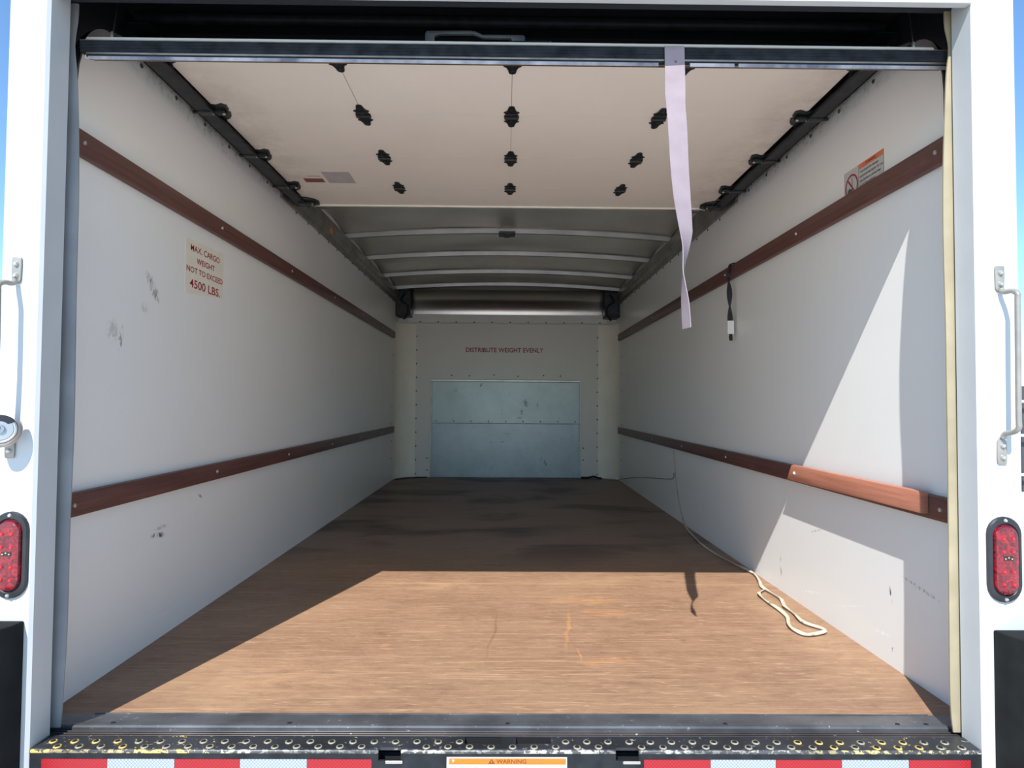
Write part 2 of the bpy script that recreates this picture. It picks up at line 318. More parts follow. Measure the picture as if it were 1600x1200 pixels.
# ------------------------------------------------------------------ mesh helpers
class B:
    def __init__(s): s.bm = bmesh.new()
    def box(s, x0, x1, y0, y1, z0, z1, bev=0.0, seg=2):
        vs = [s.bm.verts.new(p) for p in ((x0,y0,z0),(x1,y0,z0),(x1,y1,z0),(x0,y1,z0),(x0,y0,z1),(x1,y0,z1),(x1,y1,z1),(x0,y1,z1))]
        fs = [s.bm.faces.new([vs[i] for i in f]) for f in ((0,3,2,1),(4,5,6,7),(0,1,5,4),(1,2,6,5),(2,3,7,6),(3,0,4,7))]
        if bev:
            es = {e for f in fs for e in f.edges}
            bmesh.ops.bevel(s.bm, geom=list(es), offset=bev, segments=seg, affect='EDGES', profile=0.5)
        return s
    def prism(s, pts, a, b, plane='xy', bev=0.0):
        """extrude polygon pts in a plane from a to b along the remaining axis"""
        def P(p, h):
            u, v = p
            return {'xy': (u, v, h), 'xz': (u, h, v), 'yz': (h, u, v)}[plane]
        va = [s.bm.verts.new(P(p, a)) for p in pts]; vb = [s.bm.verts.new(P(p, b)) for p in pts]
        n = len(pts); fs = [s.bm.faces.new(va), s.bm.faces.new(vb[::-1])]
        for i in range(n): fs.append(s.bm.faces.new((va[i], vb[i], vb[(i+1) % n], va[(i+1) % n])))
        bmesh.ops.recalc_face_normals(s.bm, faces=fs)
        if bev:
            es = {e for f in fs[:2] for e in f.edges}
            bmesh.ops.bevel(s.bm, geom=list(es), offset=bev, segments=2, affect='EDGES', profile=0.5)
        return s
    def strip(s, pts, a, b, axis='x'):
        """open profile swept between a and b: a sheet"""
        f = (lambda p, h: (h, p[0], p[1])) if axis == 'x' else (lambda p, h: (p[0], p[1], h))
        va = [s.bm.verts.new(f(p, a)) for p in pts]; vb = [s.bm.verts.new(f(p, b)) for p in pts]
        for i in range(len(pts)-1): s.bm.faces.new((va[i], va[i+1], vb[i+1], vb[i]))
        return s
    def lathe(s, prof, origin, axis='y', seg=20):
        """profile of (radius, height) revolved about axis through origin"""
        rings = []
        for r, h in prof:
            ring = []
            for k in range(seg):
                a = 2*math.pi*k/seg; c, d = r*math.cos(a), r*math.sin(a)
                p = {'y': (c, h, d), 'z': (c, d, h), 'x': (h, c, d)}[axis]
                ring.append(s.bm.verts.new(Vector(origin)+Vector(p)))
            rings.append(ring)
        fs = []
        for i in range(len(rings)-1):
            for k in range(seg):
                fs.append(s.bm.faces.new((rings[i][k], rings[i][(k+1) % seg], rings[i+1][(k+1) % seg], rings[i+1][k])))
        fs.append(s.bm.faces.new(rings[0][::-1])); fs.append(s.bm.faces.new(rings[-1]))
        bmesh.ops.recalc_face_normals(s.bm, faces=fs)
        return s
    def tube(s, path, r, seg=10, caps=True):
        path = [Vector(p) for p in path]; rings = []; up = None
        for i, p in enumerate(path):
            t = (path[min(i+1, len(path)-1)]-path[max(i-1, 0)]).normalized()
            if up is None: up = t.orthogonal().normalized()
            up = (up - t*up.dot(t)).normalized(); q = t.cross(up)
            rr = r[i] if isinstance(r, (list, tuple)) else r
            rings.append([s.bm.verts.new(p + rr*(math.cos(2*math.pi*k/seg)*up + math.sin(2*math.pi*k/seg)*q)) for k in range(seg)])
        for i in range(len(rings)-1):
            for k in range(seg): s.bm.faces.new((rings[i][k], rings[i][(k+1) % seg], rings[i+1][(k+1) % seg], rings[i+1][k]))
        if caps: s.bm.faces.new(rings[0][::-1]); s.bm.faces.new(rings[-1])
        return s
    def ribbon(s, cen, wid, nor, th):
        """flat band: centre points, half-width vectors, thickness along nor"""
        rows = []
        for c, w, n in zip(cen, wid, nor):
            c, w, n = Vector(c), Vector(w), Vector(n).normalized()*th/2
            rows.append([s.bm.verts.new(c-w-n), s.bm.verts.new(c+w-n), s.bm.verts.new(c+w+n), s.bm.verts.new(c-w+n)])
        for a, b in zip(rows, rows[1:]):
            for k in range(4): s.bm.faces.new((a[k], a[(k+1) % 4], b[(k+1) % 4], b[k]))
        s.bm.faces.new(rows[0][::-1]); s.bm.faces.new(rows[-1])
        bmesh.ops.recalc_face_normals(s.bm, faces=s.bm.faces[:]); return s
    def mesh(s, name, mat, smooth=False):
        me = bpy.data.meshes.new(name); s.bm.to_mesh(me); s.bm.free(); me.materials.append(mat)
        if smooth:
            me.shade_smooth(); me.set_sharp_from_angle(angle=math.radians(35))
        return me
    def build(s, name, mat, parent=None, smooth=False):
        return link(name, s.mesh(name, mat, smooth), parent)

def wloc(o):
    v = Vector(o.location)
    while o.parent: o = o.parent; v += Vector(o.location)
    return v
def link(name, data, parent=None, loc=(0, 0, 0)):
    """loc is in world space; parents only ever translate"""
    o = bpy.data.objects.new(name, data); COL.objects.link(o); o.location = loc
    if parent: o.location = Vector(loc) - wloc(parent); o.parent = parent
    return o
def thing(name, label, cat, loc, group=None, kind=None):
    o = bpy.data.objects.new(name, None); o.empty_display_size = 0.05; COL.objects.link(o); o.location = loc
    return tag(o, label, cat, group, kind)
def tag(o, label=None, cat=None, group=None, kind=None):
    if label: o['label'] = label
    if cat: o['category'] = cat
    if group: o['group'] = group
    if kind: o['kind'] = kind
    return o
def struct(o): o['kind'] = 'structure'; return o
def ctr(o):
    """move a finished single-mesh thing's origin to the middle of its bounds"""
    me = o.data; c = sum((Vector(b) for b in o.bound_box), Vector())/8
    me.transform(Matrix.Translation(-c)); o.location = Vector(o.location)+c; return o

def catmull(P, n=6):
    P = [Vector(p) for p in P]; out = []
    for i in range(len(P)-1):
        a, b, c, d = P[max(i-1, 0)], P[i], P[i+1], P[min(i+2, len(P)-1)]
        for k in range(n):
            t = k/n
            out.append(0.5*((2*b)+(c-a)*t+(2*a-5*b+4*c-d)*t*t+(3*b-a-3*c+d)*t**3))
    out.append(P[-1]); return out

def text(name, s, mat, parent, org, ux, uz, w, h, depth=0.0006, bold=0.0, label=None):
    """lettering fitted to a box w wide, h cap height; org = lower left, ux = reading direction, uz = up"""
    cu = bpy.data.curves.new(name, 'FONT'); cu.body = s; cu.size = 1; cu.extrude = 0.0; cu.offset = bold; cu.resolution_u = 3
    ob = bpy.data.objects.new(name, cu); COL.objects.link(ob)
    dg = bpy.context.evaluated_depsgraph_get(); dg.update()
    me = bpy.data.meshes.new_from_object(ob.evaluated_get(dg)); COL.objects.unlink(ob); bpy.data.objects.remove(ob)
    xs = [v.co.x for v in me.vertices]; x0, x1 = min(xs), max(xs); cap = 0.72
    ux, uz = Vector(ux), Vector(uz); nn = ux.cross(uz)
    for v in me.vertices:
        v.co = ux*((v.co.x-x0)/(x1-x0)*w) + uz*(v.co.y/cap*h) + nn*depth
    me.materials.clear(); me.materials.append(mat)
    return link('lettering', me, parent, Vector(org))

# ------------------------------------------------------------------ main dimensions
XL, XR, YF = -1.0928, 1.1178, 6.345
YP = 1.36                      # rear face of the posts
ZD = 1.75                      # underside of the open door

# ------------------------------------------------------------------ ground and background
struct(B().box(-40, 40, -40, 60, -1.0, -0.9).build('ground', M['ground']))
fence = thing('board_fence', 'dark board fence with pale rails beyond the right side of the truck', 'fence', (11.0, 12.0, -0.9))
pm = B().box(-0.065, 0.065, -0.012, 0.012, 0, 2.05).mesh('fence_board', M['fence'])
for i in range(24): link('fence_board', pm, fence, (9.0+i*0.18, 12.0+i*0.02, -0.9))
for z in (0.35, 1.1, 1.75):
    link('fence_rail', B().box(-0.1, 4.4, -0.05, -0.015, -0.025, 0.025).mesh('fence_rail', M['fence_w']), fence, (9.0, 11.98, -0.9+z))

# ------------------------------------------------------------------ box shell
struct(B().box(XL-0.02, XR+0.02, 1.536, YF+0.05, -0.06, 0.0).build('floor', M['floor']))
wl = struct(B().box(XL-0.022, XL, 1.43, YF+0.04, 0, 1.95).build('wall_left', M['wall_l']))
wr = struct(B().box(XR, XR+0.022, 1.43, YF+0.04, 0, 1.95).build('wall_right', M['wall_r']))
wf = struct(B().box(XL, XR, YF, YF+0.03, 0, 1.95).build('wall_front', M['wall_f']))
sc = B().lathe([(0.0, 0), (0.007, 0), (0.006, 0.003), (0.0, 0.004)], (0, 0, 0), 'x', 8).mesh('rivet', M['rivet'])
scr = B().lathe([(0.0, 0), (0.007, 0), (0.006, -0.003), (0.0, -0.004)], (0, 0, 0), 'x', 8).mesh('rivet', M['rivet'])
for k in range(22):
    y = 1.85+0.197*k
    if y > 6.0: break
    link('rivet', sc, wl, (XL, y, 1.747 - (0.0 if y < 3.2 else 0.02))); link('rivet', scr, wr, (XR, y+0.03, 1.742-(0.0 if y < 3.2 else 0.02)))
for k in range(9):
    link('rivet', sc, wl, (XL, 6.02, 0.05+0.165*k)); link('rivet', scr, wr, (XR, 6.05, 0.05+0.165*k))
fr = B().lathe([(0.0, 0), (0.0075, 0), (0.006, -0.003), (0.0, -0.004)], (0, 0, 0), 'y', 8).mesh('rivet', M['rivet'])
for k in range(11):
    z = 1.42-0.1385*k
    link('rivet', fr, wf, (-0.905, YF, z)); link('rivet', fr, wf, (0.925, YF, z))
for x in (-0.55, -0.37, -0.12, 0.12, 0.38, 0.55): link('rivet', fr, wf, (x, YF, 1.03+random.uniform(-.01, .01)))
for z in (0.18, 0.30): link('rivet', fr, wf, (-0.79, YF, z-0.11)); link('rivet', fr, wf, (0.785, YF, z))
# roof: cambered sheets between bows
def arch(x): return 0.045*(1-(x/1.09)**2)
cl = thing('ceiling', None, None, (0, 4, 1.9), kind='structure')
bows = [2.24, 2.88, 3.53, 4.18, 4.81, 5.47, 6.06]
def sheet(y0, y1, zz, seed):
    b = B(); rnd = random.Random(seed); nx, ny = 32, 8; g = []
    for j in range(ny+1):
        y = y0+(y1-y0)*j/ny; row = []
        sag = 0.030*math.sin(math.pi*j/ny)
        for i in range(nx+1):
            x = -1.085+2.19*i/nx
            row.append(b.bm.verts.new((x, y, zz+arch(x)+sag+0.002*math.sin(x*5+seed*2+y*7))))
        g.append(row)
    for j in range(ny):
        for i in range(nx): b.bm.faces.new((g[j][i], g[j+1][i], g[j+1][i+1], g[j][i+1]))
    return b
ys = [1.5]+bows
for k in range(len(ys)-1): sheet(ys[k], ys[k+1], 1.872, k).build('roof_sheet', M['alu'], cl, True)
def bow_bm():
    b = B(); n = 28; prof = [(-0.032, 0.028), (-0.018, 0.028), (-0.013, 0.0), (0.013, 0.0), (0.018, 0.028), (0.032, 0.028), (0.032, 0.031), (-0.032, 0.031)]
    rows = []
    for i in range(n+1):
        x = -1.08+2.18*i/n
        rows.append([b.bm.verts.new((x, p, 1.842+arch(x)+q)) for p, q in prof])
    m = len(prof)
    for a, c in zip(rows, rows[1:]):
        for k in range(m): b.bm.faces.new((a[k], a[(k+1) % m], c[(k+1) % m], c[k]))
    bmesh.ops.recalc_face_normals(b.bm, faces=b.bm.faces[:]); return b
bm_ = bow_bm().mesh('roof_bow', M['bow'], True)
for y in bows: link('roof_bow', bm_, cl, (0, y, 0))
clip = B().box(-0.055, 0.055, -0.05, -0.014, 0, 0.014, 0.004).box(-0.055, 0.055, 0.014, 0.05, 0, 0.014, 0.004).box(-0.02, 0.02, -0.05, 0.05, -0.004, 0.002, 0.001)
link('roof_clip', clip.mesh('roof_clip', M['dark_clip_gap']), cl, (0, 4.18, 1.876))
B().box(XL-0.022, XR+0.022, 1.36, YF+0.05, 1.95, 1.965).build('roof_skin', M['post'], cl)
# curved nose cap over the front wall
cap = []
for k in range(15):
    a = math.pi/2*k/14
    cap.append((6.08+0.255*math.sin(a), 1.635+0.205*math.cos(a)))
cap = [(6.02, 1.84)]+cap
B().strip(cap, -0.94, 0.965).build('nose_cap', M['cap'], cl, True)
for x0, x1 in ((XL, -0.945), (0.97, XR)):
    B().box(x0, x1, 6.16, 6.34, 1.60, 1.86, 0.01).build('corner_gap_fill', M['dark_clip_gap'], cl)  # dark boxes added for the shaded gaps at the cap's ends
for sx, xa in ((-1, -1.0), (1, 1.02)):
    B().tube(catmull([(xa, 6.15, 1.82), (xa+0.03*sx, 6.11, 1.75), (xa-0.03*sx, 6.10, 1.70), (xa-0.035*sx, 6.12, 1.63), (xa+0.01*sx, 6.15, 1.57)], 5), 0.011, 8).build('cable_loom', M['black_web'], cl, True)
# front header flange
t4 = struct(B().prism([(6.290, 1.637), (6.322, 1.560), (6.345, 1.560), (6.345, 1.637)], -1.0, 1.015, 'yz').box(-1.0, 1.015, 6.312, YF, 1.548, 1.556, 0.002).build('trim_4', M['flange']))
for k in range(11): link('rivet', fr, t4, (-0.87+0.1815*k, 6.3155, 1.564))
# quarter-round liners in the front corners
for nm, xc, sg in (('trim_5', -0.912, -1), ('trim_6', 0.932, 1)):
    R_ = abs((XL if sg < 0 else XR)-xc)
    pts = [(xc+sg*R_*math.sin(a), 6.345-R_+R_*math.cos(a)-0.002) for a in [math.pi/2*k/12 for k in range(13)]]
    struct(B().strip(pts, 0, 1.545, 'z').build(nm, M['liner'], None, True))
# upper roof rails along the wall tops
for nm, x0, x1 in (('trim_7', XL, -1.060), ('trim_8', 1.086, XR)):
    inner = x1 if x1 < 0 else x0; outer = x0 if x1 < 0 else x1; s_ = 1 if x1 < 0 else -1
    prof = [(outer, 1.732), (outer+s_*0.012, 1.732), (outer+s_*0.014, 1.762), (inner-s_*0.006, 1.778), (inner, 1.79), (inner, 1.845), (outer, 1.872)]
    struct(B().prism(prof, 3.0, 6.2, 'xz').build(nm, M['rail_al']))

# ------------------------------------------------------------------ rear frame
def post(nm, xi, xo):
    sg = 1 if xo > xi else -1
    pts = [(xi, 1.425), (xi, YP+0.006), (xi+sg*0.006, YP), (xo-sg*0.010, YP), (xo-sg*0.003, YP+0.003), (xo, YP+0.010), (xo, 1.425)]
    return struct(B().prism(pts, -0.42, 1.98, 'xy').build(nm, M['post'], None, True))
post('trim_1', -1.0065, -1.0965); post('trim_2', 1.031, 1.128)
# steel body corner edges behind the posts, hidden track pockets
struct(B().box(-1.0060, 1.0305, YP, 1.379, 1.648, 1.98, 0.0015).build('trim_3', M['post']))
hd = thing('trim_9', None, None, (0, 1.7, 1.8), kind='structure')  # dark sheets added to keep the recess behind the header in shade
B().box(XL+0.003, XR-0.003, 1.379, 1.44, 1.675, 1.94).build('shade_sheet_front', M['header_shade'], hd)
B().box(XL+0.003, XR-0.003, 1.432, 1.9, 1.865, 1.872).build('shade_sheet_top', M['header_shade'], hd)
B().box(XL+0.003, XR-0.003, 1.88, 1.89, 1.79, 1.87).build('shade_sheet_back', M['header_shade'], hd)
B().prism([(1.45, 1.575), (1.9, 1.822), (1.9, 1.87), (1.45, 1.87)], XL+0.001, XL+0.006, 'yz').build('shade_sheet_side', M['header_shade'], hd)
B().prism([(1.45, 1.575), (1.9, 1.822), (1.9, 1.87), (1.45, 1.87)], XR-0.006, XR-0.001, 'yz').build('shade_sheet_side', M['header_shade'], hd)
B().lathe([(0.0, -1.05), (0.016, -1.05), (0.016, 1.07), (0.0, 1.07)], (0, 1.75, 1.83), 'x', 12).build('torsion_shaft', M['black_steel'], hd, True)

# ------------------------------------------------------------------ rear sill and step
def seal(nm, tab, mat, lab):
    cen = []; wid = []; nor = []
    rows = []
    pts = catmull([((a+b)/2, abs(b-a)/2, z) for a, b, z in tab], 4)
    sgn = -1 if pts[0][0] < 0 else 1
    for i, p in enumerate(pts):
        cen.append((p[0], 1.447 if sgn < 0 else 1.434, p[2])); wid.append((p[1], 0.0, 0)); nor.append((0, 1, 0))
    o = B().ribbon(cen, wid, nor, 0.004).build(nm, mat, None, True)
    return tag(o, lab, 'door seal')
LT = [(-1.0124,-0.9933,1.675),(-1.0128,-0.9938,1.637),(-1.0141,-0.9994,1.577),(-1.0132,-0.9913,1.495),(-1.0113,-0.9851,1.375),(-1.013,-0.981,1.227),(-1.0117,-0.9805,1.08),(-1.0103,-0.9799,0.977),(-1.0121,-0.9775,0.787),(-1.0123,-0.9771,0.643),(-1.0127,-0.9798,0.456),(-1.0151,-0.9795,0.242),(-1.0159,-0.9846,0.073),(-1.0168,-0.9884,0.014)]
RT = [(1.0506,1.0204,1.679),(1.047,1.0213,1.638),(1.0417,1.0297,1.588),(1.0392,1.0227,1.519),(1.0375,1.0165,1.398),(1.0353,1.0114,1.248),(1.0354,1.0108,1.098),(1.0355,1.0132,0.95),(1.0348,1.0133,0.802),(1.036,1.0139,0.582),(1.0372,1.0123,0.365),(1.038,1.0117,0.22),(1.0378,1.0115,0.106),(1.0384,1.0136,0.049),(1.0392,1.0174,0.014)]
LT = [(a*1.0105, b*1.0105, z) for a, b, z in LT]
seal('door_seal', LT, M['seal_shaded'], 'wavy cream vinyl seal strip along the left door jamb, coloured grey as shaded')
seal('door_seal', RT, M['seal'], 'cream vinyl seal strip along the right door jamb, in sun')

sill = thing('trim_10', None, None, (0, 1.49, 0), kind='structure')
B().prism([(1.455, -0.05), (1.455, 0.0095), (1.459, 0.0125), (1.466, 0.0125), (1.480, 0.009), (1.5355, 0.001), (1.5355, -0.05)], XL, XR, 'yz').build('sill_plate', M['sill'], sill)
B().box(-0.98, 1.03, 1.5355, 1.5385, -0.001, 0.0022).build('worn_floor_edge', M['sill'], sill)
B().box(XL, XR, 1.4205, 1.455, -0.05, 0.0035).build('groove_base', M['groove'], sill)
for y in (1.4285, 1.4375, 1.4465): B().box(-1.0, 1.03, y-0.0016, y+0.0016, 0.0035, 0.0068, 0.0008, 1).build('groove_ridge', M['groove'], sill)
hs = B().lathe([(0, 0), (0.006, 0), (0.005, 0.0012), (0, 0.0015)], (0, 0, 0), 'z', 10).mesh('sill_screw', M['hole'])
for x in (-0.8966, -0.4929, 0.0092, 0.5139, 0.9157, 0.9825): link('sill_screw', hs, sill, (x, 1.4725, 0.0108))

step = thing('step_bumper', 'black dimpled steel step bumper with chipped paint across the bottom', 'bumper', (0, 1.39, -0.1))
# plate cut with two hand slots on top and two notches on its front edge
XA, XB = -1.0045, 1.0295
sb = B(); prof_full = None
slots = [(-0.0846, -0.005), (0.0275, 0.104)]; notch = [(-0.2665, -0.2188), (0.2410, 0.2898)]
def plate():
    b = B()
    xs = sorted({XA, XB, *[v for s_ in slots+notch for v in s_]})
    for x0, x1 in zip(xs, xs[1:]):
        m = (x0+x1)/2
        insl = any(a < m < c for a, c in slots); inno = any(a < m < c for a, c in notch)
        if insl:
            b.prism([(1.3640, 0.004), (1.3655, 0.0083), (1.370, 0.010), (1.3895, 0.010), (1.3895, 0.004)], x0, x1, 'yz')
            b.prism([(1.4185, 0.007), (1.4185, 0.010), (1.4200, 0.010), (1.4200, 0.007)], x0, x1, 'yz')
        elif inno:
            b.prism([(1.3740, 0.004), (1.3740, 0.010), (1.4200, 0.010), (1.4200, 0.004)], x0, x1, 'yz')
        else:
            b.prism([(1.3640, 0.004), (1.3655, 0.0083), (1.370, 0.010), (1.4200, 0.010), (1.4200, 0.004)], x0, x1, 'yz')
    bmesh.ops.remove_doubles(b.bm, verts=b.bm.verts[:], dist=1e-5)
    return b
plate().build('step_plate', M['plate'], step)
def face():
    b = B(); xs = sorted({XA, XB, *[v for s_ in notch for v in s_]})
    for x0, x1 in zip(xs, xs[1:]):
        m = (x0+x1)/2
        top = -0.0125 if any(a < m < c for a, c in notch) else 0.004
        b.prism([(1.364, -0.20), (1.364, top), (1.369, top), (1.369, -0.20)], x0, x1, 'yz')
    return b
face().build('step_face', M['black_steel'], step)
B().box(XA, XB, 1.395, 1.42, -0.19, -0.012).build('step_beam', M['hole'], step)
B().box(XA, XA+0.005, 1.369, 1.42, -0.2, 0.004).build('end_plate', M['black_steel'], step)
B().box(XB-0.005, XB, 1.369, 1.42, -0.2, 0.004).build('end_plate', M['black_steel'], step)
for a, c in ((XA, notch[0][0]), (notch[0][1], notch[1][0]), (notch[1][1], XB)):
    B().box(a, c, 1.3628, 1.3690, 0.0015, 0.0094, 0.0028, 3).build('worn_edge', M['plate_edge'], step, True)
for a, c in slots:
    B().box(a+0.002, c-0.002, 1.402, 1.4035, -0.011, 0.001).build('slot_bar', M['black_steel'], step)
for a, c in slots:
    B().box(a-0.004, c+0.004, 1.4187, 1.4200, -0.03, 0.0068).build('slot_shade', M['hole'], step)  # black plate added so the slot looks shaded inside
for a, c in notch:
    B().box(a+0.015, c+0.004, 1.3615, 1.364, -0.019, -0.0125, 0.001, 1).build('bare_lip', M['silver'], step)
def ring(mat):
    b = B(); b.lathe([(0.0085, 0.0), (0.0080, 0.0012), (0.0066, 0.0019), (0.0052, 0.0014), (0.0048, 0.0002)], (0, 0, 0), 'z', 14)
    return b.mesh('dimple', mat, True)
rg, ry = ring(M['ring']), ring(M['yring'])
hol = B().lathe([(0, 0), (0.0052, 0), (0.0048, 0.0006), (0, 0.0006)], (0, 0, 0.001), 'z', 12).mesh('dimple_hole', M['hole'])
hol2 = hol
for row, (y, x0, n) in enumerate(((1.3955, -0.9775, 43), (1.3755, -0.9545, 43))):
    for k in range(n):
        x = x0+0.0464*k
        if x > XB-0.015: break
        if row == 0 and any(a-0.008 < x < c+0.008 for a, c in slots): continue
        if any(a-0.008 < x < c+0.008 for a, c in notch) and row == 1: continue
        yl = (x < -0.80 or 0.62 < x < 0.93) and random.random() < 0.75
        d = link('dimple', ry if yl else rg, step, (x, y+random.uniform(-.0006, .0006), 0.010))
        link('dimple_hole', hol2, d, (x, y, 0.0109))
# reflective tape
def tape(label, xs):
    t = thing('reflective_tape', label, 'reflective tape', (sum(xs)/len(xs), 1.364, -0.035), 'reflective tape on the step bumper')
    for i, (a, c) in enumerate(zip(xs, xs[1:])):
        red = i % 2 == 0
        B().box(a+0.0004, c-0.0004, 1.3628, 1.3640, -0.0595, -0.0095).build('red_segment' if red else 'white_segment', M['tape_red' if red else 'tape_white'], t)
tape('red and white reflective tape left of the orange warning label', [-0.979, -0.8402, -0.698, -0.560, -0.4175, -0.280])
tape('red and white reflective tape right of the orange warning label', [0.3007, 0.4437, 0.584, 0.7262, 0.871, 1.005])
# warning label
wlb = thing('warning_label', 'white warning label with an orange band at bottom centre of the bumper', 'label', (0.008, 1.364, -0.05))
B().box(-0.1208, 0.1363, 1.3632, 1.3640, -0.10, -0.0045).build('backing', M['stk_w'], wlb)
B().box(-0.1155, 0.1336, 1.3627, 1.3632, -0.0195, -0.0072).build('orange_band', M['orange'], wlb)
text('l', 'WARNING', M['ink_brown'], wlb, (-0.0150, 1.3627, -0.0172), (1,0,0), (0,0,1), 0.064, 0.0090, bold=0.012)
B().prism([(-0.0320, -0.0178), (-0.0180, -0.0178), (-0.0250, -0.0078)], 1.3622, 1.3627, 'xz').build('alert_triangle', M['ink_brown'], wlb)
B().prism([(-0.0258, -0.0154), (-0.0242, -0.0154), (-0.0240, -0.0112), (-0.0260, -0.0112)], 1.3618, 1.3622, 'xz').build('exclamation_mark', M['orange'], wlb)
B().prism([(-0.110, -0.0095), (-0.1035, -0.0095), (-0.1068, -0.0155)], 1.3622, 1.3627, 'xz').build('paint_chip', M['stk_w'], wlb)
text('l', 'Avoid head and/or body contact with the truck body', M['ink_blue'], wlb, (-0.0885, 1.3632, -0.0282), (1,0,0), (0,0,1), 0.190, 0.0050)

# ------------------------------------------------------------------ roll-up door
door = thing('door_1', None, None, (0, 2.4, ZD), kind='structure')
ysd = [1.79, 2.155, 2.532, 2.893, 3.158]
for k in range(4):
    B().box(-1.0, 1.02, ysd[k]+0.0008, ysd[k+1]-0.0008, ZD, ZD+0.018).build('door_panel', M['door'], door)
for yy in ysd[1:4]: B().box(-1.0, 1.02, yy-0.03, yy+0.03, ZD+0.0182, ZD+0.022).build('seam_light_stop', M['black_steel'], door)  # dark strips added so no light shows through the panel gaps
# lowest panel slopes down the curve of the track to the bottom rail
sl = B().prism([(1.468, 1.558), (1.480, 1.590), (1.790, 1.751), (1.782, 1.768), (1.472, 1.612), (1.462, 1.595)], -1.0, 1.02, 'yz', 0.001)
sl.build('door_panel', M['door'], door)
B().box(-0.99, 1.015, 3.158, 3.175, ZD-0.006, ZD+0.022, 0.002).build('end_trim', M['liner'], door)
for x in (-0.62, -0.01, 0.0, 0.62): pass
# bottom rail and its seal
B().box(-1.004, 1.046, 1.455, 1.492, 1.5665, 1.5935, 0.0015, 1).box(-1.004, 1.046, 1.4535, 1.4555, 1.584, 1.587).box(-1.004, 1.046, 1.4535, 1.4555, 1.576, 1.578).build('bottom_rail', M['bar'], door)
B().box(-1.004, 1.046, 1.4535, 1.490, 1.5935, 1.5955).build('rail_lip', M['bronze'], door)
B().box(-0.99, 1.044, 1.4545, 1.487, 1.5620, 1.5665, 0.001, 1).build('retainer_strip', M['bronze'], door)
B().box(-0.99, 1.044, 1.4575, 1.466, 1.5575, 1.5620).build('retainer_backing', M['black_steel'], door)
def ws():
    b = B()
    for x0, x1 in ((-0.985, 0.355), (0.43, 0.535), (0.545, 1.044)):
        n = 24; cen = []; 
        pts = [(1.456, 1.5575), (1.456, 1.5500), (1.4575, 1.5495), (1.466, 1.5560), (1.466, 1.5575)]
        b.prism(pts, x0, x1, 'yz')
    return b
ws().build('weather_strip', M['wstrip'], door)
# hinges
def hinge_mesh():
    b = B(); half = [(0.0, 0.026), (0.010, 0.0255), (0.014, 0.022), (0.030, 0.0215), (0.034, 0.027), (0.040, 0.018), (0.055, 0.0125), (0.066, 0.0115), (0.074, 0.0085), (0.078, 0.0)]
    out = [(w, u) for u, w in half] + [(-w, u) for u, w in half[::-1][1:]]
    out += [(-w, -u) for u, w in half[1:]] + [(w, -u) for u, w in half[::-1][1:-1]]
    b.prism(out, -0.004, 0.0, 'xy')
    b.lathe([(0.0, -0.024), (0.0055, -0.024), (0.0055, 0.024), (0.0, 0.024)], (0, 0, -0.006), 'x', 10)
    b.box(-0.020, 0.020, 0.010, 0.030, -0.007, -0.004, 0.001, 1).box(-0.020, 0.020, -0.030, -0.010, -0.007, -0.004, 0.001, 1)
    return b.mesh('hinge', M['hinge'], True)
hm = hinge_mesh()
hb = B().lathe([(0.0, 0), (0.0048, 0), (0.0048, -0.002), (0.003, -0.0035), (0.0, -0.0038)], (0, 0, 0), 'z', 8).mesh('bolt', M['hinge'])
hbz = B().lathe([(0.0, 0), (0.0055, 0), (0.0055, -0.002), (0.0035, -0.004), (0.0, -0.0045)], (0, 0, 0), 'z', 8).mesh('bolt', M['bolt'])
def edge_hinge(sg):
    b = B()
    out = [(0.0, -0.05), (0.0, 0.055), (-0.012, 0.072), (-0.030, 0.072), (-0.042, 0.050), (-0.060, 0.044), (-0.075, 0.030), (-0.084, 0.012), (-0.072, 0.004), (-0.088, -0.004), (-0.093, -0.026), (-0.076, -0.034), (-0.050, -0.026), (-0.030, -0.030), (-0.012, -0.05)]
    out = [(x*sg*0.85, y*1.35) for x, y in out]
    b.prism(out, -0.005, 0.0, 'xy')
    b.box(min(-0.06*sg, 0.03*sg), max(-0.06*sg, 0.03*sg), -0.014, 0.016, -0.016, -0.004, 0.003)
    b.lathe([(0.0, -0.05), (0.006, -0.05), (0.006, 0.05), (0.0, 0.05)], (0, 0, -0.010), 'x', 10)
    return b.mesh('edge_hinge', M['hinge'], True)
em = {1: edge_hinge(1), -1: edge_hinge(-1)}
for yy in ysd[:4]:
    for xx in (-0.503, 0.0125, 0.527):
        h = link('hinge', hm, door, (xx, yy+0.005, ZD))
        for dy in (-0.058, -0.022, 0.022, 0.058): link('bolt', hb, h, (xx, yy+0.005+dy, ZD-(0.007 if abs(dy) < .04 else .004)))
    for sg, xe in ((1, 1.055), (-1, -1.028)):
        h = link('edge_hinge', em[sg], door, (xe, yy-0.025, ZD))
        for dx, dy in ((-0.022, 0.0), (-0.056, 0.0)): link('bolt', hbz, h, (xe+dx*sg, yy-0.025+dy, ZD-0.0155))
for sg, xe in ((1, 1.035), (-1, -1.005)):
    out = [(0.0, -0.06), (0.0, 0.05), (-0.030, 0.058), (-0.062, 0.04), (-0.070, 0.0), (-0.055, -0.035), (-0.02, -0.06)]
    b = B().prism([(x*sg, y) for x, y in out], -0.010, 0.0, 'xy', 0.002)
    b.box(min(-0.05*sg, 0.03*sg), max(-0.05*sg, 0.03*sg), -0.02, 0.02, -0.022, -0.008, 0.004)
    h = link('top_bracket', b.mesh('top_bracket', M['hinge'], True), door, (xe, 3.10, ZD))
    for dx, dy in ((-0.040, -0.01), (-0.046, 0.02), (-0.064, 0.07)): link('bolt', hbz, h, (xe+dx*sg, 3.10+dy, ZD-(0.0215 if dy < 0.05 else 0.002)))
